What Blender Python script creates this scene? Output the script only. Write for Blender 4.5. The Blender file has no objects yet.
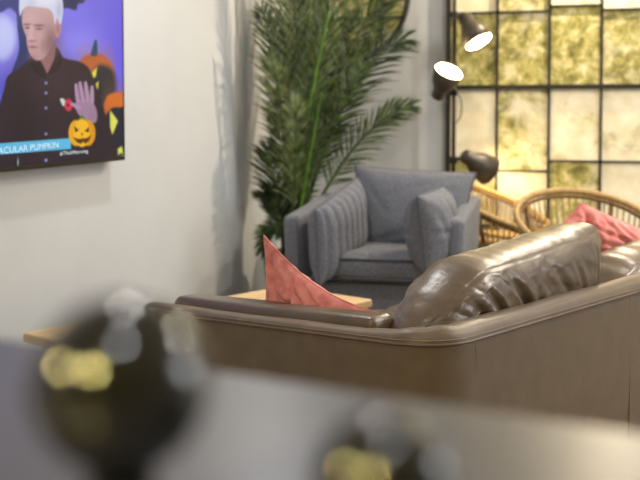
import bpy, bmesh, math, random
import numpy as np
from mathutils import Vector, Matrix, noise
from mathutils.geometry import tessellate_polygon
PI = math.pi
R = random.Random(7)
scene = bpy.context.scene
col = scene.collection

# ---------------------------------------------------------------- camera model (measured from the photo)
F = 1050.0; HZ = 112.0; PIT = math.radians(3); YPP = HZ + F*math.tan(PIT)
TH = math.atan(.276); CAMZ = 1.18
fw = Vector((-math.sin(TH), math.cos(TH), 0)); rt = Vector((math.cos(TH), math.sin(TH), 0)); up0 = Vector((0, 0, 1))
fc = fw*math.cos(PIT) - up0*math.sin(PIT); uc = fw*math.sin(PIT) + up0*math.cos(PIT)
CAM = Vector((0, 0, CAMZ))
def ray(px, py): return fc + rt*((px-320)/F) + uc*((YPP-py)/F)
def pz(px, py, z): r = ray(px, py); return CAM + r*((z-CAMZ)/r.z)
def pd(px, py, Z): r = ray(px, py); return CAM + r*(Z/r.dot(fw))
def px_on_x(px, py, x): r = ray(px, py); return CAM + r*(x/r.x)
def W(X, Z, z=0): return rt*X + fw*Z + up0*z

cd = bpy.data.cameras.new('camera'); cam = bpy.data.objects.new('camera', cd); col.objects.link(cam)
cd.sensor_width = 36; cd.lens = 36*F/640; cd.shift_y = -(240-YPP)/640
cam.matrix_world = Matrix((( rt.x, uc.x, -fc.x, CAM.x), (rt.y, uc.y, -fc.y, CAM.y), (rt.z, uc.z, -fc.z, CAM.z), (0, 0, 0, 1)))
cd.clip_start = .02
cd.dof.use_dof = True; cd.dof.focus_distance = 2.75; cd.dof.aperture_fstop = 3.4
cd.dof.aperture_blades = 8; cd.dof.aperture_rotation = math.radians(12)
scene.camera = cam

# ---------------------------------------------------------------- materials
def lin(c):
    return tuple(((x/255)/12.92 if x/255 <= .04045 else (((x/255)+.055)/1.055)**2.4) for x in c)
def nodemat(name):
    m = bpy.data.materials.new(name); m.use_nodes = True
    nt = m.node_tree; b = nt.nodes['Principled BSDF']
    return m, nt, b
def add(nt, t, **kw):
    n = nt.nodes.new(t)
    for k, v in kw.items(): setattr(n, k, v)
    return n
def ramp(nt, stops, fac):
    r = nt.nodes.new('ShaderNodeValToRGB'); e = r.color_ramp.elements
    while len(e) < len(stops): e.new(.5)
    for i, (p, c) in enumerate(stops):
        e[i].position = p; e[i].color = (*c, 1)
    nt.links.new(fac, r.inputs[0]); return r.outputs[0]
def noise_node(nt, scale, detail=3, rough=.5, dist=0, vec=None, stretch=None):
    tc = nt.nodes.new('ShaderNodeTexCoord'); out = tc.outputs['Object']
    if stretch:
        mp = nt.nodes.new('ShaderNodeMapping'); mp.inputs['Scale'].default_value = stretch
        nt.links.new(out, mp.inputs[0]); out = mp.outputs[0]
    n = nt.nodes.new('ShaderNodeTexNoise'); n.inputs['Scale'].default_value = scale; n.inputs['Detail'].default_value = detail
    n.inputs['Roughness'].default_value = rough; n.inputs['Distortion'].default_value = dist
    nt.links.new(out, n.inputs['Vector']); return n.outputs['Fac']
def bump(nt, b, h, strength=.2, dist=.01):
    n = nt.nodes.new('ShaderNodeBump'); n.inputs['Strength'].default_value = strength; n.inputs['Distance'].default_value = dist
    nt.links.new(h, n.inputs['Height']); nt.links.new(n.outputs[0], b.inputs['Normal'])
def mat(name, c1, c2=None, scale=20, rough=.6, metal=0, bs=0, bscale=None, bdist=.004, stretch=None, spec=.5, detail=4, sheen=0, ior=None, coat=0):
    m, nt, b = nodemat(name)
    c1 = lin(c1); c2 = lin(c2) if c2 else tuple(x*.85 for x in c1)
    f = noise_node(nt, scale, detail, stretch=stretch)
    nt.links.new(ramp(nt, [(.3, c2), (.7, c1)], f), b.inputs['Base Color'])
    b.inputs['Roughness'].default_value = rough; b.inputs['Metallic'].default_value = metal
    b.inputs['Specular IOR Level'].default_value = spec
    if ior: b.inputs['IOR'].default_value = ior
    if coat: b.inputs['Coat Weight'].default_value = coat; b.inputs['Coat Roughness'].default_value = rough
    if sheen: b.inputs['Sheen Weight'].default_value = sheen; b.inputs['Sheen Roughness'].default_value = .4
    if bs: bump(nt, b, noise_node(nt, bscale or scale*4, 3, stretch=stretch), bs, bdist)
    return m
def emit(name, c, strength):
    m = bpy.data.materials.new(name); m.use_nodes = True; nt = m.node_tree; nt.nodes.clear()
    e = nt.nodes.new('ShaderNodeEmission'); e.inputs[0].default_value = (*lin(c), 1); e.inputs[1].default_value = strength
    o = nt.nodes.new('ShaderNodeOutputMaterial'); nt.links.new(e.outputs[0], o.inputs[0]); return m

M = {}
M['wall'] = mat('wall_paint', (200, 204, 210), (196, 200, 206), 3, .75, bs=.05, bscale=180, bdist=.001, spec=.25)
M['ceil'] = mat('ceiling_paint', (228, 227, 224), (222, 221, 218), 2, .9, spec=.1)
M['floor'] = mat('floor_carpet', (142, 132, 114), (122, 114, 98), 40, .9, bs=.3, bscale=400, spec=.1)
M['leather'] = mat('taupe_leather', (116, 99, 83), (106, 90, 75), 14, .42, bs=.3, bscale=230, bdist=.0014, spec=.42, detail=6)
M['leather_cush'] = mat('cushion_leather', (110, 94, 79), (97, 82, 68), 9, .33, bs=.22, bscale=70, bdist=.003, spec=.55, detail=6)
M['stitch'] = mat('leather_stitch', (168, 146, 122), (150, 128, 106), 60, .6)
M['black_foot'] = mat('sofa_foot', (30, 26, 24), None, 20, .5)
M['pink'] = mat('coral_velvet', (246, 164, 158), (216, 122, 118), 30, .85, bs=.3, bscale=90, bdist=.003, spec=.2, sheen=.25, detail=6)
M['grey'] = mat('grey_weave', (128, 131, 141), (90, 93, 104), 110, .9, bs=.5, bscale=420, bdist=.002, spec=.15, stretch=(1, 1, 1.6), sheen=.1)
M['grey_pipe'] = mat('grey_piping', (96, 98, 108), (84, 86, 96), 120, .9, spec=.15)
M['oak'] = mat('pale_oak', (226, 194, 148), (208, 174, 128), 6, .45, bs=.05, stretch=(1, 8, 1), spec=.4)
M['rattan'] = mat('rattan_cane', (184, 152, 100), (150, 120, 74), 40, .55, bs=.3, bscale=120, spec=.4)
M['rattan_dark'] = mat('rattan_wrap', (136, 104, 64), (100, 76, 46), 60, .6, bs=.4, bscale=200, spec=.3)
M['black'] = mat('black_metal', (38, 35, 32), (30, 28, 26), 30, .42, bs=.05, spec=.5)
M['bronze'] = mat('dark_lamp_shade', (72, 64, 56), (62, 55, 48), 20, .4, spec=.5)
M['white_in'] = mat('white_enamel', (240, 238, 232), (236, 234, 228), 20, .5)
M['frame'] = mat('window_steel', (36, 33, 30), (28, 26, 24), 20, .5)
M['bulb'] = emit('lamp_glow', (255, 226, 170), 36)
M['tv_plastic'] = mat('tv_plastic', (14, 14, 17), (10, 10, 12), 20, .3)
M['counter'] = mat('counter_laminate', (78, 80, 97), (73, 75, 91), 8, .35, bs=.03, spec=.4)
M['counter_body'] = mat('counter_panel', (120, 118, 122), (110, 108, 112), 8, .5)
M['pot'] = mat('plant_pot', (70, 68, 66), (60, 58, 56), 12, .6)
M['soil'] = mat('soil', (52, 40, 30), (36, 28, 22), 60, .95, bs=.8)
def glossy_black(name):
    m, nt, b = nodemat(name)
    f = noise_node(nt, 30, 2)
    nt.links.new(ramp(nt, [(.3, (.012, .012, .010)), (.7, (.02, .019, .015))], f), b.inputs['Base Color'])
    b.inputs['Roughness'].default_value = .07; b.inputs['IOR'].default_value = 1.9
    return m
M['orb'] = glossy_black('black_glass')
M['orb_stem'] = mat('black_lacquer', (14, 13, 13), (10, 10, 10), 20, .35)
def leaf_mat(name, a, b_, s):
    m, nt, b = nodemat(name)
    f = noise_node(nt, s, 3)
    nt.links.new(ramp(nt, [(.3, lin(a)), (.7, lin(b_))], f), b.inputs['Base Color'])
    b.inputs['Roughness'].default_value = .38
    return m
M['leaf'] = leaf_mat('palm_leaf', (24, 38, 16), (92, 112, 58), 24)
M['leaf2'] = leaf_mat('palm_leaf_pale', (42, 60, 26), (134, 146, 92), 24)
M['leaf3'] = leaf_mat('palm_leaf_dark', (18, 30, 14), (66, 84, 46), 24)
M['stem'] = leaf_mat('palm_stem', (84, 128, 36), (112, 158, 52), 12)
def pane_mat(name, fade, seed, dark=0.0, em=.10):
    """printed leaf pattern of a frosted pane: green foliage patches fading to cream"""
    m, nt, b = nodemat(name)
    tc = nt.nodes.new('ShaderNodeTexCoord'); mp = nt.nodes.new('ShaderNodeMapping'); mp.inputs['Location'].default_value = (seed*3.1, seed*1.7, seed*2.3)
    nt.links.new(tc.outputs['Object'], mp.inputs[0])
    def nz(s, d, r, dist=0):
        n = nt.nodes.new('ShaderNodeTexNoise'); n.inputs['Scale'].default_value = s; n.inputs['Detail'].default_value = d
        n.inputs['Roughness'].default_value = r; n.inputs['Distortion'].default_value = dist
        nt.links.new(mp.outputs[0], n.inputs['Vector']); return n.outputs['Fac']
    leafc = ramp(nt, [(.30, lin((90, 88, 40))), (.43, lin((138, 132, 70))), (.53, lin((180, 170, 102))), (.68, lin((226, 217, 174)))], nz(15, 7, .68, .5))
    mask = nt.nodes.new('ShaderNodeMapRange'); mask.inputs[1].default_value = .5+fade*.22-.16; mask.inputs[2].default_value = .5+fade*.22+.10
    nt.links.new(nz(5, 4, .65, .4), mask.inputs[0])
    cream = ramp(nt, [(.35, lin((224, 212, 178))), (.65, lin((240, 232, 208)))], nz(9, 5, .6))
    mx = nt.nodes.new('ShaderNodeMix'); mx.data_type = 'RGBA'
    nt.links.new(mask.outputs[0], mx.inputs[0]); nt.links.new(cream, mx.inputs[6]); nt.links.new(leafc, mx.inputs[7])
    nt.links.new(mx.outputs[2], b.inputs['Base Color']); b.inputs['Roughness'].default_value = .55
    nt.links.new(mx.outputs[2], b.inputs['Emission Color']); b.inputs['Emission Strength'].default_value = em  # faint glow added to the print so the panes look brighter
    return m

# ---------------------------------------------------------------- object helpers
def tag(o, label=None, cat=None, group=None, kind=None):
    if label: o['label'] = label
    if cat: o['category'] = cat
    if group: o['group'] = group
    if kind: o['kind'] = kind
    return o
def empty(name, loc=(0, 0, 0), rotz=0, **kw):
    o = bpy.data.objects.new(name, None); col.objects.link(o); o.location = loc; o.rotation_euler = (0, 0, rotz)
    o.empty_display_size = .1
    return tag(o, **kw)
def basis(o): return Matrix.Translation(o.location) @ Matrix.Rotation(o.rotation_euler.z, 4, 'Z')
def build(name, bm, m, parent=None, smooth=True, world=False, origin=None, recalc=True):
    """link the bmesh as one object; world=True: verts are in world coordinates"""
    if recalc: bmesh.ops.recalc_face_normals(bm, faces=bm.faces)
    me = bpy.data.meshes.new(name)
    if parent is not None and world:
        p = parent; mats = []
        while p is not None: mats.append(basis(p)); p = p.parent
        T = Matrix.Identity(4)
        for x in reversed(mats): T = T @ x
        bmesh.ops.transform(bm, matrix=T.inverted(), verts=bm.verts)
    off = None
    if parent is None and origin is not None:
        off = Vector(origin); bmesh.ops.translate(bm, vec=-off, verts=bm.verts)
    bm.to_mesh(me); bm.free()
    if smooth:
        for p in me.polygons: p.use_smooth = True
    me.materials.append(m)
    o = bpy.data.objects.new(name, me); col.objects.link(o)
    if parent is not None: o.parent = parent
    if off is not None: o.location = off
    return o
def box(bm, lo, hi, r=0, seg=3, T=None):
    t = bmesh.new()
    bmesh.ops.create_cube(t, size=1)
    for v in t.verts: v.co = Vector([lo[i] + (v.co[i]+.5)*(hi[i]-lo[i]) for i in range(3)])
    if r: bmesh.ops.bevel(t, geom=t.edges[:], offset=r, segments=seg, profile=.5, affect='EDGES')
    if T is not None: bmesh.ops.transform(t, matrix=T, verts=t.verts)
    me = bpy.data.meshes.new('tmp'); t.to_mesh(me); t.free(); bm.from_mesh(me); bpy.data.meshes.remove(me)
    return bm
def nbox(lo, hi, r=0, seg=3, T=None): return box(bmesh.new(), lo, hi, r, seg, T)
def tube(bm, pts, rad, n=8, closed=False, caps=True):
    pts = [Vector(p) for p in pts]; N = len(pts)
    if not hasattr(rad, '__len__'): rad = [rad]*N
    rings = []; prev = None
    for i, p in enumerate(pts):
        if closed: t = pts[(i+1) % N] - pts[i-1]
        else: t = pts[min(i+1, N-1)] - pts[max(i-1, 0)]
        t.normalize()
        if prev is None:
            a = Vector((0, 0, 1)) if abs(t.z) < .9 else Vector((1, 0, 0)); u = t.cross(a).normalized()
        else:
            u = (prev - t*prev.dot(t)).normalized()
        v = t.cross(u); prev = u
        rings.append([bm.verts.new(p + (u*math.cos(k*2*PI/n) + v*math.sin(k*2*PI/n))*rad[i]) for k in range(n)])
    for i in range(N if closed else N-1):
        a = rings[i]; b = rings[(i+1) % N]
        for k in range(n): bm.faces.new((a[k], a[(k+1) % n], b[(k+1) % n], b[k]))
    if caps and not closed: bm.faces.new(rings[0][::-1]); bm.faces.new(rings[-1])
    return bm
def lathe(bm, prof, n=32, T=None):
    """prof: (r, z) pairs; revolved about z; end radii 0 closed"""
    rings = []
    for r, z in prof:
        if r < 1e-6: rings.append([bm.verts.new((0, 0, z))])
        else: rings.append([bm.verts.new((r*math.cos(2*PI*k/n), r*math.sin(2*PI*k/n), z)) for k in range(n)])
    new = [v for r in rings for v in r]
    for a, b in zip(rings, rings[1:]):
        for k in range(n):
            q = [a[k % len(a)], a[(k+1) % len(a)], b[(k+1) % len(b)], b[k % len(b)]]
            q2 = []
            for v in q:
                if v not in q2: q2.append(v)
            if len(q2) >= 3: bm.faces.new(q2)
    if T is not None: bmesh.ops.transform(bm, matrix=T, verts=new)
    return bm
def spline(pts, n=8):
    pts = [Vector(p) for p in pts]; out = []
    for i in range(len(pts)-1):
        p0 = pts[max(i-1, 0)]; p1 = pts[i]; p2 = pts[i+1]; p3 = pts[min(i+2, len(pts)-1)]
        for k in range(n):
            t = k/n
            out.append(.5*((2*p1) + (p2-p0)*t + (2*p0-5*p1+4*p2-p3)*t*t + (-p0+3*p1-3*p2+p3)*t**3))
    out.append(pts[-1]); return out
def pillow(c, thick, n=40, e=2.2, power=.5, pinch=.06, disp=None, nm=None, asym=1.0, sag=None):
    """stuffed cushion between corners c = (TL, TR, BR, BL) seen from its front; front side = normal nm side"""
    TL, TR, BR, BL = [Vector(p) for p in c]
    N = ((TR-TL)+(BR-BL)).cross((BL-TL)+(BR-TR)).normalized()
    if nm is not None and N.dot(nm) < 0: N = -N
    bm = bmesh.new(); grid = {}
    for side in (1, -1):
        for i in range(n+1):
            for j in range(n+1):
                if side == -1 and (i in (0, n) or j in (0, n)): grid[(side, i, j)] = grid[(1, i, j)]; continue
                # denser sampling towards the rim
                u = math.sin((i/n-.5)*PI); v = math.sin((j/n-.5)*PI)
                uu = u*(1 - pinch*(1-v*v)); vv = v*(1 - pinch*(1-u*u))
                a = (uu+1)/2; b = (vv+1)/2
                p = TL*(1-a)*(1-b) + TR*a*(1-b) + BR*a*b + BL*(1-a)*b
                h = max(0, (1-abs(u)**e)*(1-abs(v)**e))**power*thick/2
                d = 0
                if disp: d = disp(a, b, side)*min(1, h/(thick*.2))
                q = p + N*(side*(h*(1 if side == 1 else asym)+d))
                if sag: q = q + Vector(sag(a, b))
                grid[(side, i, j)] = bm.verts.new(q)
        for i in range(n):
            for j in range(n):
                q = [grid[(side, i, j)], grid[(side, i+1, j)], grid[(side, i+1, j+1)], grid[(side, i, j+1)]]
                bm.faces.new(q if side == 1 else q[::-1])
    return bm
def pillow_edge(c, pinch=.06, n=24):
    TL, TR, BR, BL = [Vector(p) for p in c]; pts = []
    def P(u, v):
        uu = u*(1-pinch*(1-v*v)); vv = v*(1-pinch*(1-u*u)); a = (uu+1)/2; b = (vv+1)/2
        return TL*(1-a)*(1-b)+TR*a*(1-b)+BR*a*b+BL*(1-a)*b
    for s in range(4):
        for k in range(n):
            t = -1+2*k/n
            pts.append(P(*[(t, -1), (1, t), (-t, 1), (-1, -t)][s]))
    return pts
def creases(lst, amp=1.0):
    """lst: (u0,v0,u1,v1,width,depth): soft valleys with a ridge beside them"""
    def f(a, b, side):
        d = 0
        for (x0, y0, x1, y1, w, dep) in lst:
            dx, dy = x1-x0, y1-y0; L = dx*dx+dy*dy
            t = max(0, min(1, ((a-x0)*dx+(b-y0)*dy)/L))
            ex, ey = a-(x0+t*dx), b-(y0+t*dy)
            s = (ex*dy-ey*dx)/math.sqrt(L); q = math.sqrt(ex*ex+ey*ey)
            fall = math.sin(PI*min(1, max(0, .12+.76*t)))
            d += dep*fall*(-math.exp(-(q/w)**2) + .55*math.exp(-((q-1.7*w)/w)**2))
        return d*amp
    return f

# ---------------------------------------------------------------- room
XL = -2.12; YB = 6.80; XR = 4.6; YF = -3.2; H = 2.75
def slab(name, lo, hi, m):
    o = build(name, nbox(lo, hi), m, smooth=False); tag(o, kind='structure'); return o
slab('floor', (XL-.1, YF-.1, -.1), (XR+.1, YB+.1, 0), M['floor'])
slab('ceiling', (XL-.1, YF-.1, H), (XR+.1, YB+.1, H+.1), M['ceil'])
slab('wall_left', (XL-.1, YF-.1, 0), (XL, YB+.1, H), M['wall'])
slab('wall_back', (XL, YB, 0), (XR, YB+.1, H), M['wall'])
slab('wall_right', (XR, YF-.1, 0), (XR+.1, YB+.1, H), M['wall'])
M['wall_olive'] = mat('olive_paint', (104, 96, 72), (98, 90, 68), 3, .8, spec=.2)
slab('wall_front', (XL, YF-.1, 0), (XR, YF, H), M['wall_olive'])

def on_back(px, py): r = ray(px, py); return CAM + r*((YB-.012)/r.y)
# --- big steel-framed window on the back wall
x0 = on_back(449, 100).x
cols = [on_back(p, 110).x for p in (449, 497, 549, 601)]
dx = cols[3]-cols[2]
while cols[-1] < x0+2.9: cols.append(cols[-1]+dx)
xe = cols[-1]
zt = 2.52; zb = .12
zA = on_back(500, 12.5).z; zBar = on_back(540, 87).z
zc1 = on_back(470, 158).z; zc2 = on_back(520, 171).z; zc3 = on_back(600, 161.5).z; zd = on_back(490, 225).z
win = empty('window_1', ((x0+xe)/2, YB, zb)); tag(win, kind='structure')
fb = bmesh.new()
def bar(xa, xb, za, zb_, d=.03): box(fb, (xa, YB-d, za), (xb, YB-.001, zb_))
h = .008
bar(x0-.02, x0+.012, zb, zt); bar(xe-.012, xe+.02, zb, zt); bar(x0, xe, zt-.02, zt+.01); bar(x0, xe, zb-.01, zb+.02)
for x in cols[1:-1]: bar(x-h, x+h, zb, zt)
bar(x0, xe, zBar-.015, zBar+.015, .04)
rowsplits = []
for i in range(len(cols)-1):
    lowz = [zc1, zc2, zc3, zc3, zc1, zc2, zc3][i % 7]
    top = zA if i % 4 != 2 else zA+.03
    splits = [zb, zd if i % 3 != 2 else zd-.06, lowz, zBar, top, min(zt, top+.46), zt]
    splits = sorted(set(s for s in splits if s <= zt))
    rowsplits.append(splits)
    for s in splits[1:-1]:
        if abs(s-zBar) > .01: bar(cols[i], cols[i+1], s-h*.8, s+h*.8)
build('window_frame', fb, M['frame'], win, smooth=False, world=True)
PM = [pane_mat('pane_dense_leaves', -1.1, 1), pane_mat('pane_leaves', -.45, 2), pane_mat('pane_half_leaves', .1, 3), pane_mat('pane_pale_leaves', .75, 4), pane_mat('pane_cream', 1.5, 5)]
kinds = {(0, 4): 4, (0, 3): 0, (0, 2): 4, (0, 1): 2, (1, 4): 1, (1, 3): 1, (1, 2): 2, (1, 1): 4, (2, 4): 3, (2, 3): 0, (2, 2): 3, (2, 1): 1, (3, 4): 3, (3, 3): 1, (3, 2): 3, (3, 1): 4}
for i in range(len(cols)-1):
    s = rowsplits[i]
    for j in range(len(s)-1):
        k = kinds.get((i, j), R.choice([0, 1, 1, 2, 3, 4]))
        bm = nbox((cols[i], YB-.012, s[j]), (cols[i+1], YB-.002, s[j+1]))
        build('pane', bm, PM[k], win, smooth=False, world=True)
# --- round window on the back wall, mostly behind the palm
c2 = on_back(342, -4); r2 = (on_back(408, 0)-c2).length
w2 = empty('window_2', (c2.x, YB, c2.z)); tag(w2, kind='structure')
T = Matrix.Translation((c2.x, YB-.02, c2.z)) @ Matrix.Rotation(PI/2, 4, 'X')
fb = bmesh.new()
tube(fb, [T @ Vector((r2*math.cos(a*PI/32), r2*math.sin(a*PI/32), 0)) for a in range(64)], .017, 8, closed=True)
for o_ in (-.14, .27):
    hh = math.sqrt(r2*r2-o_*o_); box(fb, (c2.x+o_-.008, YB-.03, c2.z-hh), (c2.x+o_+.008, YB-.004, c2.z+hh))
for o_ in (.18, -.15):
    hh = math.sqrt(r2*r2-o_*o_); box(fb, (c2.x-hh, YB-.028, c2.z+o_-.008), (c2.x+hh, YB-.004, c2.z+o_+.008))
build('window_frame', fb, M['frame'], w2, world=True)
bm = bmesh.new(); lathe(bm, [(0, 0), (r2, 0), (r2, .008), (0, .008)], 64, Matrix.Translation((c2.x, YB-.004, c2.z)) @ Matrix.Rotation(PI/2, 4, 'X'))
build('pane', bm, PM[1], w2, smooth=False, world=True)

# ---------------------------------------------------------------- television on the left wall
TVX = XL+.075
tr = px_on_x(125, 160, TVX); TVL = 1.46; TVH = .835
ty1 = tr.y; ty0 = ty1-TVL; tz0 = tr.z; tz1 = tz0+TVH
tv = empty('television', (XL, (ty0+ty1)/2, tz0))
tag(tv, 'large flat television on the grey-white wall showing a white-haired presenter and pumpkins', 'television')
bm = nbox((TVX-.035, ty0, tz0), (TVX-.004, ty1, tz1), .004, 2); build('housing', bm, M['tv_plastic'], tv, smooth=False, world=True)
bm = bmesh.new(); bz = .009
for lo, hi in (((TVX-.004, ty0, tz0), (TVX, ty1, tz0+.016)), ((TVX-.004, ty0, tz1-bz), (TVX, ty1, tz1)), ((TVX-.004, ty0, tz0), (TVX, ty0+bz, tz1)), ((TVX-.004, ty1-bz, tz0), (TVX, ty1, tz1))): box(bm, lo, hi)
build('bezel', bm, M['tv_plastic'], tv, smooth=False, world=True)
bm = nbox((XL+.002, (ty0+ty1)/2-.25, tz0+.2), (TVX-.035, (ty0+ty1)/2+.25, tz1-.2)); build('wall_bracket', bm, M['black'], tv, smooth=False, world=True)

# the picture on the screen: painted per vertex on a fine grid (a screen's own light)
sx = TVX-.002
gy0, gy1, gz0, gz1 = ty0+bz, ty1-bz, tz0+.016, tz1-bz
ny, nz_ = 460, 270
ys = np.linspace(gy0, gy1, ny); zs = np.linspace(gz0, gz1, nz_)
YY, ZZ = np.meshgrid(ys, zs)
# picture coordinates: the measured frame of the visible part of the screen, taken to the screen plane
P3 = np.stack([np.full_like(YY, sx), YY, ZZ], -1) - np.array(CAM)
dd = P3 @ np.array(fc)
PX = 320 + F*(P3 @ np.array(rt))/dd; PY = YPP - F*(P3 @ np.array(uc))/dd
img = np.zeros(PX.shape+(3,))
def put(mask, c):
    global img
    m = mask[..., None]; img = img*(1-m) + np.array(c, float)*m
def cat(pts, n=6):
    P = [np.array(p, float) for p in pts]; out = []; L = len(P)
    for i in range(L):
        p0, p1, p2, p3 = P[i-1], P[i], P[(i+1) % L], P[(i+2) % L]
        for k in range(n):
            t = k/n; out.append(.5*((2*p1)+(p2-p0)*t+(2*p0-5*p1+4*p2-p3)*t*t+(-p0+3*p1-3*p2+p3)*t**3))
    return out
def poly(pts, soft=1.0, smooth=True):
    pts = cat(pts) if smooth else [np.array(p, float) for p in pts]
    inside = np.zeros(PX.shape, bool); dist = np.full(PX.shape, 1e9)
    for a, b in zip(pts, pts[1:]+pts[:1]):
        ex, ey = b-a; L = ex*ex+ey*ey+1e-9
        t = np.clip(((PX-a[0])*ex+(PY-a[1])*ey)/L, 0, 1)
        dist = np.minimum(dist, np.hypot(PX-a[0]-t*ex, PY-a[1]-t*ey))
        if abs(ey) > 1e-9:
            cross = ((a[1] > PY) != (b[1] > PY)) & (PX < (b[0]-a[0])*(PY-a[1])/ey+a[0]); inside ^= cross
    sd = np.where(inside, dist, -dist)
    return np.clip(.5+sd/soft, 0, 1)
def ell(cx, cy, rx, ry, soft=1.0):
    return np.clip(.5+(1-np.hypot((PX-cx)/rx, (PY-cy)/ry))*min(rx, ry)/soft, 0, 1)
def glow(cx, cy, rx, ry): return np.exp(-((PX-cx)/rx)**2-((PY-cy)/ry)**2)
put(np.ones(PX.shape), (112, 102, 218))
put(.8*glow(78, 45, 30, 26), (150, 142, 246)); put(.7*glow(72, 12, 18, 14), (128, 120, 236)); put(.7*glow(122, 60, 14, 60), (106, 92, 226))
put(.5*glow(-50, 60, 40, 80), (140, 132, 240))
put(glow(4, 34, 17, 24)*.95, (186, 192, 246)); put(ell(2, 38, 13, 22, 5)*.75, (198, 206, 250)); put(.7*glow(6, 92, 10, 16), (70, 80, 200))
put(poly([(17, -20), (24, -20), (24, 10), (27, 40), (30, 62), (12, 74), (19, 50), (17, 20)], 2), (40, 56, 112))
put(poly([(0, 0), (10, -4), (20, 4), (20, 16), (10, 8), (0, 12), (-14, 6)], 3), (48, 58, 124))
put(poly([(58, -10), (86, -10), (84, 2), (78, 4), (76, 10), (68, 8), (62, 7)], 2), (40, 40, 88))
# pumpkins
def pumpkin(cx, cy, rx, ry, dark):
    put(ell(cx, cy, rx, ry, 2), (176, 88, 52))
    for k in (-.62, -.2, .25, .66): put(ell(cx+k*rx, cy-ry*.1, rx*.26, ry*.86, 8)*.45, (212, 118, 62))
    put(poly(dark, 6), (36, 38, 52))
pumpkin(95, 77, 20, 24, [(98, 66), (112, 70), (116, 88), (110, 102), (96, 104), (90, 88)])
put(poly([(91, 55), (93, 46), (95, 40), (97, 42), (97, 55)], 1.2), (42, 74, 96))
put(poly([(91, 74), (97, 67), (96, 76), (93, 79)], 1, False), (236, 226, 70)); put(poly([(95, 84), (99, 81), (98, 89), (96, 91)], 1, False), (220, 206, 66))
pumpkin(120, 128, 21, 36, [(106, 108), (118, 104), (128, 112), (130, 164), (104, 164), (100, 130)])
put(poly([(106, 98), (114, 93), (124, 94), (125, 106), (112, 108), (104, 116)], 2), (214, 112, 44))
put(poly([(110, 110), (118, 121), (112, 136), (110, 126)], 1.2, False), (228, 226, 96))
put(poly([(104, 160), (108, 143), (113, 150), (116, 150), (122, 146), (124, 158)], 1.5, False), (216, 222, 84)); put(poly([(112, 152), (117, 155), (122, 153), (122, 160), (112, 160)], 1.5), (60, 66, 70))
# presenter: shirt, neck, head
put(poly([(-8, 156), (-4, 120), (4, 90), (8, 76), (20, 68), (32, 58), (44, 62), (56, 50), (64, 58), (80, 62), (90, 70), (98, 92), (106, 118), (110, 166), (-10, 172)], 1.6), (48, 34, 46))
put(.7*glow(50, 84, 26, 26), (66, 44, 58)); put(.6*glow(24, 120, 18, 40), (34, 26, 36)); put(.55*glow(92, 130, 12, 30), (34, 26, 36))
put(poly([(36, 56), (54, 44), (56, 52), (52, 64), (47, 73), (42, 66)], 1.5), (150, 106, 108))
put(poly([(30, 58), (37, 56), (46, 72), (42, 78), (32, 68)], 1), (38, 27, 38)); put(poly([(56, 47), (62, 57), (58, 70), (48, 74), (54, 62)], 1), (38, 27, 38))
put(poly([(23, 10), (22, 22), (24, 31), (26, 36), (27, 44), (29, 52), (33, 58), (38, 60.5), (45, 57), (51, 47), (56, 36), (60, 22), (56, 8), (40, 2), (28, 4)], 1.4), (196, 158, 160))
put(.85*glow(51, 42, 9, 16), (132, 96, 104)); put(.45*glow(30, 18, 8, 9), (214, 180, 182)); put(.6*glow(40, 36, 6, 7), (208, 164, 162)); put(.5*glow(33, 57, 6, 4), (160, 120, 122))
put(poly([(57, 20), (61, 23), (61, 31), (57, 38), (55, 30)], 1), (188, 140, 144)); put(ell(58, 29, 1.4, 4, 2)*.6, (140, 96, 104))
put(.8*ell(27, 24.5, 3.2, 1.0, 2), (112, 76, 86)); put(.8*ell(39, 25.5, 4.4, 1.2, 2), (112, 76, 86))
put(.85*ell(27.5, 28, 2.2, .8, 1.5), (84, 58, 70)); put(.85*ell(39, 29, 2.8, .8, 1.5), (84, 58, 70))
put(.7*poly([(30, 26), (33, 26), (33, 36), (35, 40), (31, 41), (28, 40)], 2), (216, 176, 174)); put(.7*ell(32, 41, 3.4, 1, 2), (140, 96, 100))
put(.85*ell(33, 47, 4.2, 1.1, 1.5), (140, 80, 90)); put(.4*ell(34, 49.5, 4, 1.2, 2), (190, 130, 134)); put(.45*glow(43, 45, 2, 6), (160, 118, 122))
put(poly([(20, 16), (19, 4), (22, -8), (40, -16), (58, -10), (63, 4), (62, 20), (60, 24), (57, 18), (55, 24), (53, 14), (49, 9), (38, 7), (28, 6), (23, 10)], 1.6), (210, 212, 234))
put(.6*glow(44, 0, 12, 6), (234, 236, 248)); put(.6*glow(59, 10, 3, 10), (168, 170, 200)); put(.4*glow(32, 3, 5, 3), (176, 178, 208))
for by in (83, 93, 108, 134, 160): put(ell(46, by, 1.5, 1.7, 1), (150, 160, 216))
put(.3*poly([(45, 74), (47, 74), (47, 160), (45, 160)], 1.5, False), (28, 20, 28))
# poppy, hand
put(poly([(60, 99), (64, 99), (66, 104), (63, 106)], 1), (200, 216, 206)); put(ell(68.5, 105, 4, 6.2, 1.5), (214, 52, 84)); put(ell(68, 105, 1.2, 1.6, 1), (80, 24, 40))
put(poly([(76, 102), (84, 99), (92, 101), (97, 112), (96, 122), (90, 122), (82, 118), (76, 110)], 1.2), (160, 128, 156))
for (a, b, c, d, w) in ((78, 101, 76, 85, 1.9), (83, 100, 80, 83, 1.9), (88, 100, 85.5, 83, 2.0), (92, 102, 92, 87, 1.9), (80, 108, 72, 104, 2.0)):
    n_ = math.hypot(c-a, d-b); ox, oy = -(d-b)/n_*w, (c-a)/n_*w
    put(poly([(a-ox, b-oy), (c-ox*.8, d-oy*.8), (c+(c-a)/n_*1.2, d+(d-b)/n_*1.2), (c+ox*.8, d+oy*.8), (a+ox, b+oy)], 1), (176, 142, 172))
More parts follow.
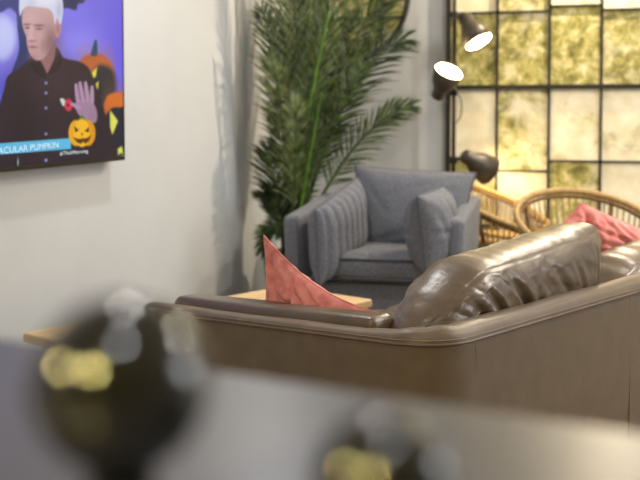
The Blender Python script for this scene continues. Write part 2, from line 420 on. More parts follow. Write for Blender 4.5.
for (a, b, c, d) in ((80.5, 100, 78.5, 90), (85.5, 99, 83.3, 90), (90, 101, 89.3, 91)): put(.5*poly([(a-.5, b), (c-.4, d), (c+.4, d), (a+.5, b)], 1, False), (130, 96, 124))
put(.5*glow(92, 116, 4, 6), (150, 112, 140))
# caption bar
put(poly([(-300, 166), (-300, 178), (71, 149), (71, 138)], 1, False), (92, 186, 226))
put(poly([(78, 121), (80, 124), (85, 124), (85, 119), (82, 115), (80, 117)], 1), (96, 120, 44))
put(ell(76, 133, 7.5, 13, 1), (232, 168, 34)); put(ell(88, 133, 7.5, 13, 1), (222, 150, 30)); put(ell(82, 133, 8, 14, 1), (244, 186, 44))
put(poly([(74, 126), (79, 130), (75.5, 132.5)], .8, False), (88, 50, 16)); put(poly([(89, 127), (84.5, 131), (89, 132.5)], .8, False), (88, 50, 16)); put(poly([(81, 133), (83, 133), (82, 136)], .8, False), (88, 50, 16))
put(poly([(73, 137), (78, 139), (82, 138.5), (87, 138), (91, 135), (89, 141), (85, 144), (83.5, 141.5), (81, 144), (77, 142.5)], .8, False), (88, 50, 16))
put(ell(18, 162, .7, 4, 1), (140, 190, 170))
flat = img.reshape(-1, 3)/255.0
linc = np.where(flat <= .04045, flat/12.92, ((flat+.055)/1.055)**2.4)
verts = np.stack([np.full(YY.size, sx), YY.ravel(), ZZ.ravel()], -1) - np.array(tv.location)
idx = np.arange(ny*nz_).reshape(nz_, ny)
faces = np.stack([idx[:-1, :-1], idx[:-1, 1:], idx[1:, 1:], idx[1:, :-1]], -1).reshape(-1, 4)
me = bpy.data.meshes.new('screen'); me.from_pydata(verts.tolist(), [], faces.tolist())
at = me.color_attributes.new('picture', 'FLOAT_COLOR', 'POINT')
at.data.foreach_set('color', np.concatenate([linc, np.ones((len(linc), 1))], 1).astype(np.float32).ravel())
m = bpy.data.materials.new('screen_picture'); m.use_nodes = True; nt = m.node_tree; b = nt.nodes['Principled BSDF']
an = nt.nodes.new('ShaderNodeAttribute'); an.attribute_name = 'picture'
nt.links.new(an.outputs['Color'], b.inputs['Emission Color']); b.inputs['Emission Strength'].default_value = .95
b.inputs['Base Color'].default_value = (.004, .004, .005, 1); b.inputs['Roughness'].default_value = .3; b.inputs['Specular IOR Level'].default_value = .12
me.materials.append(m)
scr = bpy.data.objects.new('screen', me); col.objects.link(scr); scr.parent = tv
# captions
def caption(name, body, pl, pr, ph, m):
    """lettering on the screen plane whose right/left ends and height were measured"""
    a = px_on_x(*pl, sx+.0015); b_ = px_on_x(*pr, sx+.0015)
    cu = bpy.data.curves.new('t', 'FONT'); cu.body = body; cu.size = 1
    o = bpy.data.objects.new('t', cu); col.objects.link(o); bpy.context.view_layer.update()
    me = bpy.data.meshes.new_from_object(o.evaluated_get(bpy.context.evaluated_depsgraph_get())); bpy.data.objects.remove(o)
    xs = [v.co.x for v in me.vertices]; mn, mxx = min(xs), max(xs)
    yy = [v.co.y for v in me.vertices]; hh = max(yy)
    ref = px_on_x(pl[0], pl[1]-ph, sx+.0015).z-a.z
    for v in me.vertices:
        t = (v.co.x-mn)/(mxx-mn)
        v.co = Vector((sx+.0015, a.y+(b_.y-a.y)*t, a.z+(b_.z-a.z)*t + v.co.y/hh*ref)) - tv.location
    me.materials.clear(); me.materials.append(m)
    o = bpy.data.objects.new(name, me); col.objects.link(o); o.parent = tv; return o
wtxt = emit('caption_white', (232, 246, 252), .95)
# the visible end of the caption is measured; the rest runs on to the left at the same letter size
caption('caption_text', 'SPECTACULAR PUMPKIN', (-25, 156.6), (58.5, 147.4), 6.6, wtxt)
caption('hashtag_text', '#ThisMorning', (60, 155.3), (88, 152.6), 3.6, wtxt)

# ---------------------------------------------------------------- leather sofa (seen from behind its corner)
O = pz(437, 351, .61); O.z = 0
Bv = (rt*925+fw*1050).normalized()
sofa = empty('leather_sofa', O, math.atan2(Bv.y, Bv.x), label='taupe brown leather sofa seen from behind, with bulky back cushions', cat='sofa')
SL, ST, SH = 2.08, 1.10, .61
def droop(y): return -.042*max(0, y-.1)/1.0      # local x: along the back, local y: towards the seat front
def plan():
    rc = .15; pts = []
    def arc(cx, cy, a0, a1, n=10):
        for k in range(n+1):
            a = a0+(a1-a0)*k/n; pts.append((cx+rc*math.cos(a), cy+rc*math.sin(a)))
    for k in range(9): pts.append((0, ST-(ST-rc)*k/9))
    arc(rc, rc, PI, 1.5*PI)
    for k in range(1, 20): pts.append((rc+(SL-2*rc)*k/20, 0))
    arc(SL-rc, rc, 1.5*PI, 2*PI)
    for k in range(1, 10): pts.append((SL, rc+(ST-rc)*k/9))
    return pts
pl = plan()
def inward(i):
    a = Vector(pl[max(i-1, 0)]); b = Vector(pl[min(i+1, len(pl)-1)]); t = (b-a).normalized(); return Vector((-t.y, t.x))
prof = [(.010, .075), (.004, .10), (.0, .2), (-.004, .35), (-.003, .5), (0, .585), (.0, .612), (.006, .628), (.02, .642), (.04, .649), (.062, .649), (.078, .642), (.088, .628), (.09, .6), (.09, .075)]
bm = bmesh.new(); rings = []
for i, p in enumerate(pl):
    n = inward(i); bk = max(0, min(1, (.9-abs(p[1])/.32)))   # 1 along the back, 0 along the arms
    ring = []
    for o_, z in prof:
        zz = z if z < .612 else .612+(z-.612)*(.45+.55*bk)
        oo = o_*(.75+.25*bk)
        zz += .0015*math.sin(i*1.3) if .55 < z else 0
        q = Vector((p[0]+n.x*oo, p[1]+n.y*oo, zz+droop(p[1])*max(0, (zz-.075)/.6))); ring.append(bm.verts.new(q))
    rings.append(ring)
for a, b in zip(rings, rings[1:]):
    for k in range(len(prof)): bm.faces.new((a[k], a[(k+1) % len(prof)], b[(k+1) % len(prof)], b[k]))
bm.faces.new(rings[0]); bm.faces.new(rings[-1][::-1])
shell = build('outer_shell', bm, M['leather'], sofa)
bm = bmesh.new(); tube(bm, [(p[0]-inward(i).x*.003, p[1]-inward(i).y*.003, SH+droop(p[1])) for i, p in enumerate(pl)], .0036, 6); build('piping', bm, M['leather'], shell)
bm = bmesh.new(); tube(bm, [(p[0]+inward(i).x*.001, p[1]+inward(i).y*.001, SH+.010+droop(p[1])) for i, p in enumerate(pl)], .0012, 5); build('stitching', bm, M['stitch'], shell)
# vertical back seam
for s_ in (.17, 1.05, SL-.17):
    bm = bmesh.new(); tube(bm, [(s_, .001-.004*math.sin(z*5), z) for z in (.09, .2, .35, .5, .6)], .0018, 5); build('seam', bm, M['leather'], shell)
for sgn in (0, 1):
    lo, hi = ((.068, .25), (.175, 1.05)) if sgn == 0 else ((SL-.175, .25), (SL-.068, 1.05))
    bm = nbox((lo[0], lo[1], .10), (hi[0], hi[1], .652), .028, 5)
    bmesh.ops.subdivide_edges(bm, edges=bm.edges[:], cuts=2)
    for v in bm.verts: v.co.z += (.004*noise.noise(v.co*9)+droop(v.co.y)) if v.co.z > .5 else 0
    pad = build('arm_pad', bm, M['leather_cush'], sofa)
    xx = lo[0]+.022 if sgn == 0 else hi[0]-.022
    bm = bmesh.new(); tube(bm, [(xx-.012, .29, .638+droop(.29)), (xx-.012, .6, .640+droop(.6)), (xx-.012, .97, .638+droop(.97))], .003, 6); build('piping', bm, M['leather'], pad)
build('seat_base', nbox((.1, .09, .08), (SL-.1, .98, .30), .02), M['leather'], sofa)
for a, b_ in ((.2, SL/2-.005), (SL/2+.005, SL-.2)):
    build('seat_cushion', nbox((a, .16, .30), (b_, 1.0, .45), .045, 5), M['leather_cush'], sofa)
for x, y in ((.08, .08), (SL-.08, .08), (.08, ST-.1), (SL-.08, ST-.1)):
    build('foot', nbox((x-.03, y-.03, 0), (x+.03, y+.03, .08), .004), M['black_foot'], sofa)
# back cushions. u runs left to right seen from behind, v from top to bottom
cr1 = [(.05, .30, .26, .86, .022, .016), (.14, .12, .36, .80, .018, .015), (.24, .16, .42, .9, .016, .014), (.34, .10, .52, .72, .018, .013), (.46, .2, .6, .9, .016, .006),
       (.03, .62, .2, .70, .02, .016), (.06, .5, .14, .78, .02, -.010), (.20, .32, .30, .5, .014, .012), (.55, .10, .70, .5, .02, .005), (.70, .16, .78, .52, .014, .005),
       (.86, .12, .90, .5, .014, .004), (.10, .10, .18, .34, .016, .010), (.28, .5, .40, .98, .013, .010)]
cf1 = creases(cr1)
def ridge(a, b, seed):
    """fine sharp pull lines running aslant"""
    if seed not in (0, 5): return 0
    x = a*15-b*5.5; y = b*2.0+a*2
    q = noise.noise(Vector((x+seed*3, y, 1.7)))
    q2 = noise.noise(Vector((x*2.1+9+seed, y*1.6, 5.1)))
    k = 1-.8*min(1, a*1.25); return -.0068*k*max(0, 1-abs(q)*4.5)**1.5*(.3+.7*min(1, b*1.6)) - .0011*k*max(0, 1-abs(q2)*5.0) + (-.003*math.exp(-((b-.055)/.010)**2))
def wob(fn, seed):
    def f(a, b, side):
        return fn(a, b, side) + .004*noise.noise(Vector((a*7+seed, b*5, side*3.0))) + ridge(a, b, seed) + .0012*noise.noise(Vector((a*22+b*9+seed, b*13, side)))
    return f
def back_cushion(a, b_, seed, ztl, ztr):
    c = [(a, .185, ztl), (b_, .175, ztr), (b_-.01, .215, .45), (a+.01, .215, .45)]
    def sag(u, v):   # rounded top corners, a slight slump at the left end
        k = max(0, 1-u/.30); q = max(0, 1-(1-u)/.05)
        r = ridge(u, v, seed) if seed in (0, 5) else 0
        n1 = noise.noise(Vector((u*13+seed, v*6, 2.2))); n2 = noise.noise(Vector((u*11-v*5, v*7+seed, 8.1))); n3 = noise.noise(Vector((u*26+v*7, v*12+seed, 4.4)))
        e_ = math.exp(-(u/.16)**2)
        return (.016*n1*e_, .007*n2*(1-v), -(.14*k**1.8+.03*q*q)*(1-v)**.6 + (.007*n2+.0015*n3)*(1-.6*v) + .2*r*(1-v)*(1-.4*u) + .014*n1*e_)
    bm = pillow(c, .25, 190, e=4.2, power=.42, pinch=.015, disp=wob(cf1, seed), nm=Vector((0, -1, 0)), sag=sag)
    o = build('back_cushion', bm, M['leather_cush'], sofa)
    # piped seam near the top, towards the back face
    pts = []
    for k in range(25):
        u = .1+.87*k/24; x = a+(b_-a)*u; pts.append((x, .13, (ztl+(ztr-ztl)*u)-.021-.02*max(0, 1-u/.16)))
    return o
bc1 = back_cushion(.115, 1.125, 0, .752, .826)
bc2 = back_cushion(1.14, SL-.11, 5, .665, .74)

# ---------------------------------------------------------------- coral cushions on the sofa
Sm = basis(sofa)
def sl(s, t, z): return Sm @ Vector((s, t, z))
cp = creases([(.05, .1, .5, .8, .03, .012), (.2, .05, .7, .5, .025, .010), (.1, .45, .4, .95, .03, .010), (.4, .1, .8, .35, .025, .009), (.02, .25, .3, .35, .02, .008), (.55, .3, .9, .7, .03, .008), (.08, .02, .22, .5, .03, .012), (.3, .0, .36, .4, .025, .010), (.25, .35, .75, .3, .03, .012), (.05, .6, .6, .45, .03, .010)])
c = [pd(264, 236, 3.11), pd(378, 313, 2.88), pd(374, 380, 2.94), pd(259, 346, 3.17)]
cush = empty('scatter_cushion', sl(.28, .6, .455), label='crumpled coral pink cushion leaning on the near leather arm, one corner pointing up', cat='cushion', group='coral cushions on the leather sofa')
bm = pillow(c, .12, 64, e=2.0, power=.6, pinch=.10, disp=wob(cp, 2), nm=-Bv, sag=lambda a, b: (0, 0, -.028*math.sin(PI*a)*(1-b))); build('cover', bm, M['pink'], cush, world=True)
bm = bmesh.new(); pe = pillow_edge(c, .10)
for k in range(24): pe[k].z -= .028*math.sin(PI*k/24)
tube(bm, pe, .0035, 5, closed=True); build('piping', bm, M['pink'], cush, world=True)
cush2 = empty('scatter_cushion', sl(1.5, .4, .455), label='coral pink cushion behind the big back cushion, in front of the oval rattan chair', cat='cushion', group='coral cushions on the leather sofa')
c = [pd(581, 203, 3.88), pd(664, 238, 3.96), pd(650, 310, 3.90), pd(538, 246, 3.82)]
bm = pillow(c, .13, 44, e=2.0, power=.55, pinch=.05, disp=wob(cp, 6), nm=-fw); build('cover', bm, M['pink'], cush2, world=True)
bm = bmesh.new(); tube(bm, pillow_edge(c, .05), .004, 5, closed=True); build('piping', bm, M['pink'], cush2, world=True)

# ---------------------------------------------------------------- coffee table
tl = empty('coffee_table', sl(.62, 1.46, 0), sofa.rotation_euler.z, label='low pale oak coffee table between the leather sofa and the grey wall', cat='table')
tx, ty = .655, .25
build('table_top', nbox((-tx, -ty, .385), (tx, ty, .42), .008, 3), M['oak'], tl, smooth=False)
for a in (-1, 1):
    for b_ in (-1, 1):
        bm = bmesh.new(); tube(bm, [(a*(tx-.07), b_*(ty-.06), .385), (a*(tx-.04), b_*(ty-.04), 0)], [.022, .014], 10); build('leg', bm, M['oak'], tl)

# ---------------------------------------------------------------- grey armchair
AW = .435
ac = empty('armchair', W(.252, 5.135), TH-math.radians(14), label='wide grey fabric armchair with a tall back cushion beside the palm', cat='armchair')
build('base', nbox((-.40, .02, .09), (.40, .84, .335), .02, 3), M['grey'], ac)
sc_ = nbox((-.30, -.015, .338), (.345, .66, .478), .05, 5); bmesh.ops.subdivide_edges(sc_, edges=sc_.edges[:], cuts=2)
for v in sc_.verts:
    if v.co.z > .4: v.co.z += .018*max(0, 1-(v.co.x/.35)**2)*max(0, 1-((v.co.y-.32)/.36)**2)
o = build('seat_cushion', sc_, M['grey'], ac)
for z in (.360, .456):
    bm = bmesh.new(); tube(bm, [(-.265, -.014, z), (.31, -.014, z)], .0055, 6); build('piping', bm, M['grey_pipe'], o)
for s in (-1, 1):
    bm = nbox((min(s*.345, s*AW), 0, .09), (max(s*.345, s*AW), .86, .70), .028, 4)
    for v in bm.verts:
        k = max(0, (v.co.z-.3)/.4); v.co.x += s*.02*k; v.co.z += (.055*(v.co.y/.86)-.04)*min(1, k)
    arm = build('arm', bm, M['grey'], ac)
    xx = s*.36
    bm = bmesh.new(); tube(bm, [(xx, .012, .16), (xx, -.002, .25), (xx+s*.01, -.002, .5), (xx+s*.02, .002, .66)], .005, 6); build('piping', bm, M['grey_pipe'], arm)
bm = nbox((-.38, .72, .20), (.40, .88, .72), .04, 4)
build('backrest', bm, M['grey'], ac)
for x in (-.36, .36):
    for y in (.06, .80):
        bm = bmesh.new(); tube(bm, [(x, y, .09), (x, y, 0)], [.024, .017], 10); build('leg', bm, M['black_foot'], ac)
cw = creases([(.1, .9, .5, .8, .03, .006), (.5, .3, .9, .1, .03, .004), (.1, .2, .3, .6, .03, .004)])
c = [pd(355, 166, 5.80), pd(476, 173, 5.62), pd(460, 250, 5.50), pd(360, 253, 5.66)]
bm = pillow(c, .19, 40, e=2.6, power=.5, pinch=.045, disp=wob(cw, 3), nm=-fw); bcu = build('back_cushion', bm, M['grey'], ac, world=True)
bm = bmesh.new(); tube(bm, pillow_edge(c, .045), .0065, 6, closed=True); build('piping', bm, M['grey_pipe'], bcu, world=True)
# scatter cushions in the armchair
c = [pd(315, 210, 5.12), pd(357, 178, 5.62), pd(361, 247, 5.56), pd(319, 286, 5.10)]
def stripes(a, b, side):
    return -.02*math.exp(-(((a*8) % 1-.5)/.16)**2) + .003*noise.noise(Vector((a*5, b*5, side)))
sc1 = empty('scatter_cushion', (c[3]+c[2])/2, label='grey channel-stitched cushion against the left arm of the armchair', cat='cushion', group='grey cushions in the armchair')
def nrm(c): return (c[1]-c[0]).cross(c[3]-c[0]).normalized()
bm = pillow(c, .19, 110, e=3.4, power=.42, pinch=.02, disp=stripes, nm=rt); build('cover', bm, M['grey'], sc1, world=True)
bm = bmesh.new(); tube(bm, pillow_edge(c, .02), .005, 6, closed=True); build('piping', bm, M['grey_pipe'], sc1, world=True)
c = [pd(417, 196, 4.95), pd(442, 187, 5.38), pd(441, 250, 5.36), pd(426, 274, 4.98)]
cz = creases([(.1, .2, .3, .8, .05, .01), (.05, .5, .5, .55, .04, .008), (.4, .1, .7, .9, .05, .01)])
sc2 = empty('scatter_cushion', (c[3]+c[2])/2, label='plump grey cushion seen edge-on against the right arm of the armchair', cat='cushion', group='grey cushions in the armchair')
bm = pillow(c, .23, 48, e=3.0, power=.45, pinch=.03, disp=wob(cz, 9), nm=-rt); build('cover', bm, M['grey'], sc2, world=True)
bm = bmesh.new(); tube(bm, pillow_edge(c, .03), .005, 6, closed=True); build('piping', bm, M['grey_pipe'], sc2, world=True)

# ---------------------------------------------------------------- palm
pb = W(-.17, 6.22)
palm = empty('potted_palm', pb, label='tall green palm with feathery fronds in the corner behind the armchair', cat='plant')
bm = bmesh.new(); lathe(bm, [(0, 0), (.13, 0), (.17, .34), (.175, .35), (.16, .35), (.15, .31), (0, .31)], 28); build('pot', bm, M['pot'], palm)
bm = bmesh.new(); lathe(bm, [(0, .325), (.08, .322), (.152, .312)], 20); build('soil', bm, M['soil'], palm)
def frond(tip, ctrl, base, leaf, m, n=62, start=.30, seed=0):
    rr = random.Random(seed)
    P0, P1, P2 = [Vector(p) for p in (base, ctrl, tip)]
    def B(t): return P0*(1-t)**2 + P1*2*t*(1-t) + P2*t*t
    def D(t): return ((P1-P0)*(1-t) + (P2-P1)*t).normalized()
    bm = bmesh.new()
    side0 = D(.7).cross(fw + Vector((rr.uniform(-.9, .9), rr.uniform(-.2, .2), rr.uniform(-.4, .4)))).normalized()
    for i in range(n):
        t = start+(1-start)*(i+.5)/n
        p = B(t); d = D(t); side = (side0-d*side0.dot(d)).normalized(); nrm_ = d.cross(side)
        tt = (t-start)/(1-start)
        L = leaf*(.45+.55*math.sin(PI*min(1, .22+.62*tt)))*(1-.45*tt**4)
        for s in (-1, 1):
            ang = math.radians(46-24*tt+rr.uniform(-9, 9)); lift = rr.uniform(.05, .45)
            v = (d*math.cos(ang) + side*(s*math.sin(ang)) + nrm_*(-.28*lift)).normalized()
            Lr = L*rr.uniform(.82, 1.1); w = .0046*rr.uniform(.8, 1.15)
            wd = v.cross(nrm_+side*rr.uniform(-.6, .6)).normalized()
            q0 = p; q1 = p+v*Lr*.35; q2 = p+v*Lr*.7+Vector((0, 0, -.04*Lr)); q3 = p+v*Lr+Vector((0, 0, -.13*Lr))
            vs = [bm.verts.new(x) for x in (q0-wd*w*.4, q0+wd*w*.4, q1-wd*w, q1+wd*w, q2-wd*w*.75, q2+wd*w*.75, q3)]
            bm.faces.new((vs[0], vs[1], vs[3], vs[2])); bm.faces.new((vs[2], vs[3], vs[5], vs[4])); bm.faces.new((vs[4], vs[5], vs[6]))
    o = build('frond', bm, m, palm, world=True, smooth=False, recalc=False)
    bm = bmesh.new(); N = 22
    tube(bm, [B(k/N) for k in range(N+1)], [.011*(1-.8*k/N)+.0015 for k in range(N+1)], 6); build('stalk', bm, M['stem'] if seed-3 in (2, 11, 12, 19, 4) else M['leaf'], o, world=True)
    return o
base = pb + Vector((0, 0, .34))
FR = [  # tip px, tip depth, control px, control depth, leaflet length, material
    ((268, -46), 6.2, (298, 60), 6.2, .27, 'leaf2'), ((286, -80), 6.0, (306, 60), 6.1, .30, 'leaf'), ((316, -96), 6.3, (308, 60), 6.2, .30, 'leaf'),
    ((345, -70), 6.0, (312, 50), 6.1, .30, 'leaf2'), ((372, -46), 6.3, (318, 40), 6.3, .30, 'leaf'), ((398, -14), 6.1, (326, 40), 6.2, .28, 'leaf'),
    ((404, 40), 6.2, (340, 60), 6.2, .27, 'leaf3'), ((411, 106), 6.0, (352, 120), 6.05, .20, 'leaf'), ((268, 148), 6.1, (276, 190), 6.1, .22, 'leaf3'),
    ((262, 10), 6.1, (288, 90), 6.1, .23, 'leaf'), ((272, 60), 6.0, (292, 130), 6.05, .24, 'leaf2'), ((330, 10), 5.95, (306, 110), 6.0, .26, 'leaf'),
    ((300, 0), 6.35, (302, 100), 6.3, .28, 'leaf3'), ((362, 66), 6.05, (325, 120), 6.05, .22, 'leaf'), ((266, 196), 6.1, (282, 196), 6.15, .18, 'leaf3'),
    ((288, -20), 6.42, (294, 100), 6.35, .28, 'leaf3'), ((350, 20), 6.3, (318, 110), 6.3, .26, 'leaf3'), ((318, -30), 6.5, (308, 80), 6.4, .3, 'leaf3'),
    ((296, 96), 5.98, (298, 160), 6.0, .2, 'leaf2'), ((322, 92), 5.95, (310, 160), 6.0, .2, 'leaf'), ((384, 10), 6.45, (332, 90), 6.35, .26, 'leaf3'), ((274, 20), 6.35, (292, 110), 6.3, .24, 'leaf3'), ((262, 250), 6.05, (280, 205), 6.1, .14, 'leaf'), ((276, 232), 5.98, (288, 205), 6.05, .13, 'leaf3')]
for i, (tp, td, cp_, cdp, lf, mm) in enumerate(FR):
    an = 2*PI*i/len(FR)
    frond(pd(*tp, td), pd(*cp_, cdp), base+Vector((.05*math.cos(an), .05*math.sin(an), -.03)), lf, M[mm], seed=i+3)

# ---------------------------------------------------------------- floor lamp with three heads
lp = W(.1272*6.5, 6.5)
lamp = empty('floor_lamp', lp, label='dark floor lamp with three pivoting heads at the window edge', cat='lamp')
bm = bmesh.new(); lathe(bm, [(0, 0), (.15, 0), (.15, .018), (.14, .026), (.02, .03), (0, .03)], 36); build('base', bm, M['black'], lamp)
bm = bmesh.new(); tube(bm, [(0, 0, .02), (0, 0, 1.95)], .013, 12); build('pole', bm, M['black'], lamp)
def head(c_px, Z, d, pz_px, rm=.095, L=.21, lit=True):
    """c_px: mouth centre; d: mouth direction (right, away, up) in the viewer-aligned frame; pz_px: pole joint"""
    c = pd(*c_px, Z); v = (rt*d[0]+fw*d[1]+up0*d[2]).normalized()
    T = Matrix.Translation(c) @ Vector((0, 0, 1)).rotation_difference(v).to_matrix().to_4x4()
    bm = bmesh.new()
    lathe(bm, [(0, -L), (.036, -L), (.044, -L+.012), (.045, -L+.055), (.052, -L+.065), (.078, -L*.45), (rm, 0), (rm-.004, 0), (.074, -L*.45), (.05, -L+.07), (0, -L+.07)], 36, T)
    o = build('lamp_head', bm, M['bronze'], lamp, world=True)
    bm = bmesh.new(); lathe(bm, [(0, -.016), (rm-.012, -.016), (rm-.012, -.010), (0, -.006)], 32, T); build('glowing_diffuser', bm, M['bulb'], o, world=True)
    j = pz(*pz_px, 1) if False else None
    pole_z = pd(452, pz_px, 6.5).z
    a = Vector((lp.x, lp.y, pole_z)); e = T @ Vector((0, 0, -L*.82))
    bm = bmesh.new(); tube(bm, [a, a+(e-a)*.5+Vector((0, 0, .005)), e], .008, 8); build('bracket', bm, M['black'], o, world=True)
    bm = bmesh.new(); box(bm, (lp.x-.022, lp.y-.022, pole_z-.022), (lp.x+.022, lp.y+.022, pole_z+.022), .006, 2); build('clamp', bm, M['black'], o, world=True)
head((479.5, 43), 6.42, (.42, -.42, -.85), 15)
head((449.5, 70), 6.40, (.30, -.55, .80), 92)
head((489, 171), 6.48, (.80, .36, -.48), 160)
# cord loop
bm = bmesh.new(); tube(bm, spline([pd(456, 92, 6.47), pd(461, 100, 6.45), pd(461, 115, 6.45), pd(455, 124, 6.47)], 6), .0035, 6); build('cord', bm, M['black'], lamp, world=True)

# ---------------------------------------------------------------- rattan tub chairs
def make_rattan():
    root = empty('rattan_chair')
    bm = bmesh.new(); lathe(bm, [(0, .40), (.27, .40), (.285, .41), (.285, .428), (.27, .438), (.1, .432), (0, .43)], 40); build('seat', bm, M['rattan'], root)
    def rim(a):    # a = 0 at the back (local +y), +-pi to the front
        k = abs(a)/2.45
        r = .35+.025*math.cos(a)
        z = .50+.26*(.5+.5*math.cos(min(1, k)*PI*.95))**.75
        return Vector((r*math.sin(a)*(1.0), r*math.cos(a), z))
    aa = [-2.45+4.9*k/60 for k in range(61)]
    pts = [rim(a) for a in aa]
    pts = [Vector((.255*math.sin(-2.45), .255*math.cos(-2.45), .42))] + pts + [Vector((.255*math.sin(2.45), .255*math.cos(2.45), .42))]
    bm = bmesh.new(); tube(bm, pts, .017, 10); build('rim', bm, M['rattan'], root)
    bm = bmesh.new(); tube(bm, [p*.965+Vector((0, 0, p.z*.035-.028)) for p in pts[1:-1]], .010, 8); build('inner_rim', bm, M['rattan_dark'], root)
    n = 46
    for k in range(n+1):
        a = -2.3+4.6*k/n; top = rim(a); bot = Vector((.275*math.sin(a), .275*math.cos(a), .43))
        post = k in (7, 16, 30, 39)
        mid = (top+bot)/2+Vector((math.sin(a), math.cos(a), 0))*.02
        bm = bmesh.new(); tube(bm, [bot, mid, top], .013 if post else .0045, 8 if post else 5)
        build('wrapped_post' if post else 'spindle', bm, M['rattan_dark'] if post else M['rattan'], root)
    for f in (.22, .30):
        bm = bmesh.new(); pp = []
        for a in aa[2:-2]:
            top = rim(a); bot = Vector((.275*math.sin(a), .275*math.cos(a), .43)); pp.append(bot.lerp(top, f)+Vector((math.sin(a), math.cos(a), 0))*.014)
        tube(bm, pp, .0055, 6); build('weave_band', bm, M['rattan'], root)
    for a in (.75, -.75, 2.35, -2.35):
        bm = bmesh.new(); tube(bm, [(.23*math.sin(a), .23*math.cos(a), .41), (.29*math.sin(a), .29*math.cos(a), 0)], [.013, .011], 8); build('leg', bm, M['black'], root)
    return root
def copy_tree(o, parent=None):
    c = o.copy(); col.objects.link(c); c.parent = parent
    for ch in list(o.children): copy_tree(ch, c)
    return c
rc1 = make_rattan(); rc2 = copy_tree(rc1)
rc1.location = W(1.345, 5.22); rc1.rotation_euler.z = TH+math.radians(8)
tag(rc1, 'rattan tub chair with spindled oval back behind the coral cushion', 'chair', 'rattan chairs by the window')
rc2.location = W(1.07, 6.30); rc2.rotation_euler.z = TH+math.radians(62)
tag(rc2, 'rattan tub chair in the lamp glow, half hidden by the armchair', 'chair', 'rattan chairs by the window')

# ---------------------------------------------------------------- foreground counter and the two black glass orbs
CZ = CAMZ-.165
e0 = pz(0, 338, CZ); e1 = pz(640, 432, CZ); ed = (e1-e0).normalized(); en = Vector((-ed.y, ed.x, 0))
if en.dot(fw) > 0: en = -en
cnt = empty('counter', ((e0+e1)/2+en*.35)*1.0, math.atan2(ed.y, ed.x), label='grey laminate counter across the near foreground, out of focus', cat='counter')
cnt.location.z = 0
depth = .62; wl = 1.7
sgn = 1 if (basis(cnt).inverted() @ ((e0+e1)/2)).y > 0 else -1
f_y = (basis(cnt).inverted() @ ((e0+e1)/2)).y
lo_y, hi_y = (f_y-depth, f_y) if sgn > 0 else (f_y, f_y+depth)
build('counter_top', nbox((-wl/2, lo_y, CZ-.03), (wl/2, hi_y, CZ), .003, 2), M['counter'], cnt, smooth=False)
build('body', nbox((-wl/2+.03, lo_y+.04, .08), (wl/2-.03, hi_y-.04, CZ-.03)), M['counter_body'], cnt, smooth=False)
build('plinth', nbox((-wl/2+.06, lo_y+.08, 0), (wl/2-.06, hi_y-.08, .08)), M['black'], cnt, smooth=False)
def orb(px, py, Z, rpx, label):
    c = pd(px, py, Z); r = rpx/F*Z
    root = empty('glass_orb_ornament', (c.x, c.y, CZ), label=label, cat='ornament', group='black glass orbs on the counter')
    hz_ = c.z-CZ
    bm = bmesh.new(); bmesh.ops.create_uvsphere(bm, u_segments=64, v_segments=40, radius=r); bmesh.ops.translate(bm, vec=(0, 0, hz_), verts=bm.verts); build('orb', bm, M['orb'], root)
    zt_ = hz_-r*.93
    bm = bmesh.new(); lathe(bm, [(0, .004), (r*.40, .004), (r*.36, max(.008, zt_*.4)), (r*.40, zt_), (r*.46, zt_+r*.08), (0, zt_+r*.08)], 32); build('stem', bm, M['orb_stem'], root)
    bm = bmesh.new(); lathe(bm, [(0, 0), (r*.75, 0), (r*.75, .003), (r*.6, .006), (0, .006)], 40); build('base', bm, M['orb_stem'], root)
orb(120, 385, .363, 90, 'larger black glass orb on a short stem at left, out of focus')
orb(384, 480, .350, 72, 'smaller low black glass orb at the bottom middle, out of focus')

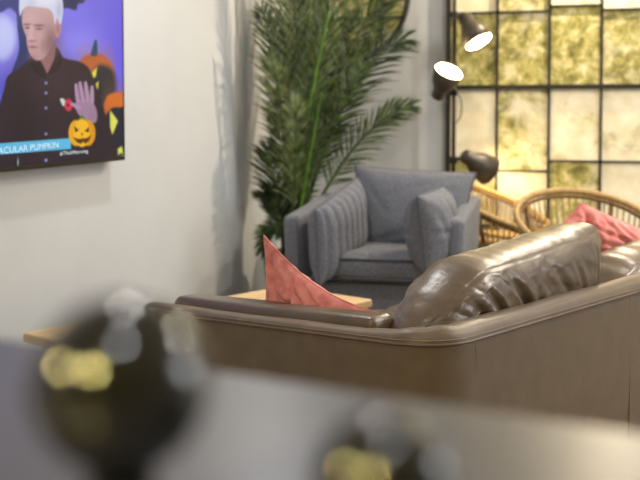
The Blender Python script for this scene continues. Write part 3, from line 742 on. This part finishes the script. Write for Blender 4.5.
# ---------------------------------------------------------------- light: ceiling downlights, warm lamps out of view to the left, the floor lamp itself, an added side fill
def area(name, loc, size, power, c, target=None, spread=180):
    l = bpy.data.lights.new(name, 'AREA'); l.shape = 'DISK'; l.size = size; l.energy = power; l.color = c; l.spread = math.radians(spread)
    o = bpy.data.objects.new(name, l); col.objects.link(o); o.location = loc
    d = (Vector(target) if target else Vector(loc)-Vector((0, 0, 1)))-Vector(loc)
    o.rotation_euler = d.to_track_quat('-Z', 'Y').to_euler(); return o
cool = (1, .985, .965)
area('downlight', (-1.35, 4.1, 2.72), .10, 18, cool)
area('downlight', (1.41, 3.97, 2.72), .10, 46, (1, .93, .80))
area('downlight', (.5, 5.0, 2.72), .10, 24, (1, .93, .80))
area('downlight', (3.2, 4.8, 2.72), .12, 30, cool)
area('downlight', (-.6, 1.5, 2.72), .10, 10, cool)
area('downlight', (.2, -.25, 2.72), .10, 6, (.95, .97, 1))
fill_light = area('side_fill', (XR-.03, 3.3, 1.75), 2.4, 110, (.96, .98, 1), target=(0, 2.6, 1.0)); fill_light.data.shape = 'RECTANGLE'; fill_light.data.size_y = 1.6  # added soft fill by the unseen right wall; no window stands there
area('downlight', (.1, 6.5, 2.70), .06, 56, (1, .82, .56), target=(-1.7, 6.0, 1.4))
area('downlight', (1.8, 5.9, 2.72), .08, 14, (1, .88, .66))
area('wall_lamp', (-2.04, -.73, 1.91), .10, 3.0, (1, .80, .32), target=(-.15, .3, 1.1), spread=70)
area('downlight', (-.78, -2.2, 2.62), .10, 12, (1, .80, .28), target=(-.15, .3, 1.1), spread=70)
w = bpy.data.worlds.new('world'); scene.world = w; w.use_nodes = True
w.node_tree.nodes['Background'].inputs[0].default_value = (.8, .85, 1, 1); w.node_tree.nodes['Background'].inputs[1].default_value = .05

scene.view_settings.view_transform = 'Standard'; scene.view_settings.look = 'None'
scene.view_settings.exposure = 0; scene.view_settings.gamma = 1; scene.view_settings.use_curve_mapping = False
scene.cycles.use_denoising = True
scene.cycles.max_bounces = 8; scene.cycles.diffuse_bounces = 5; scene.cycles.glossy_bounces = 4
scene.cycles.sample_clamp_indirect = 6
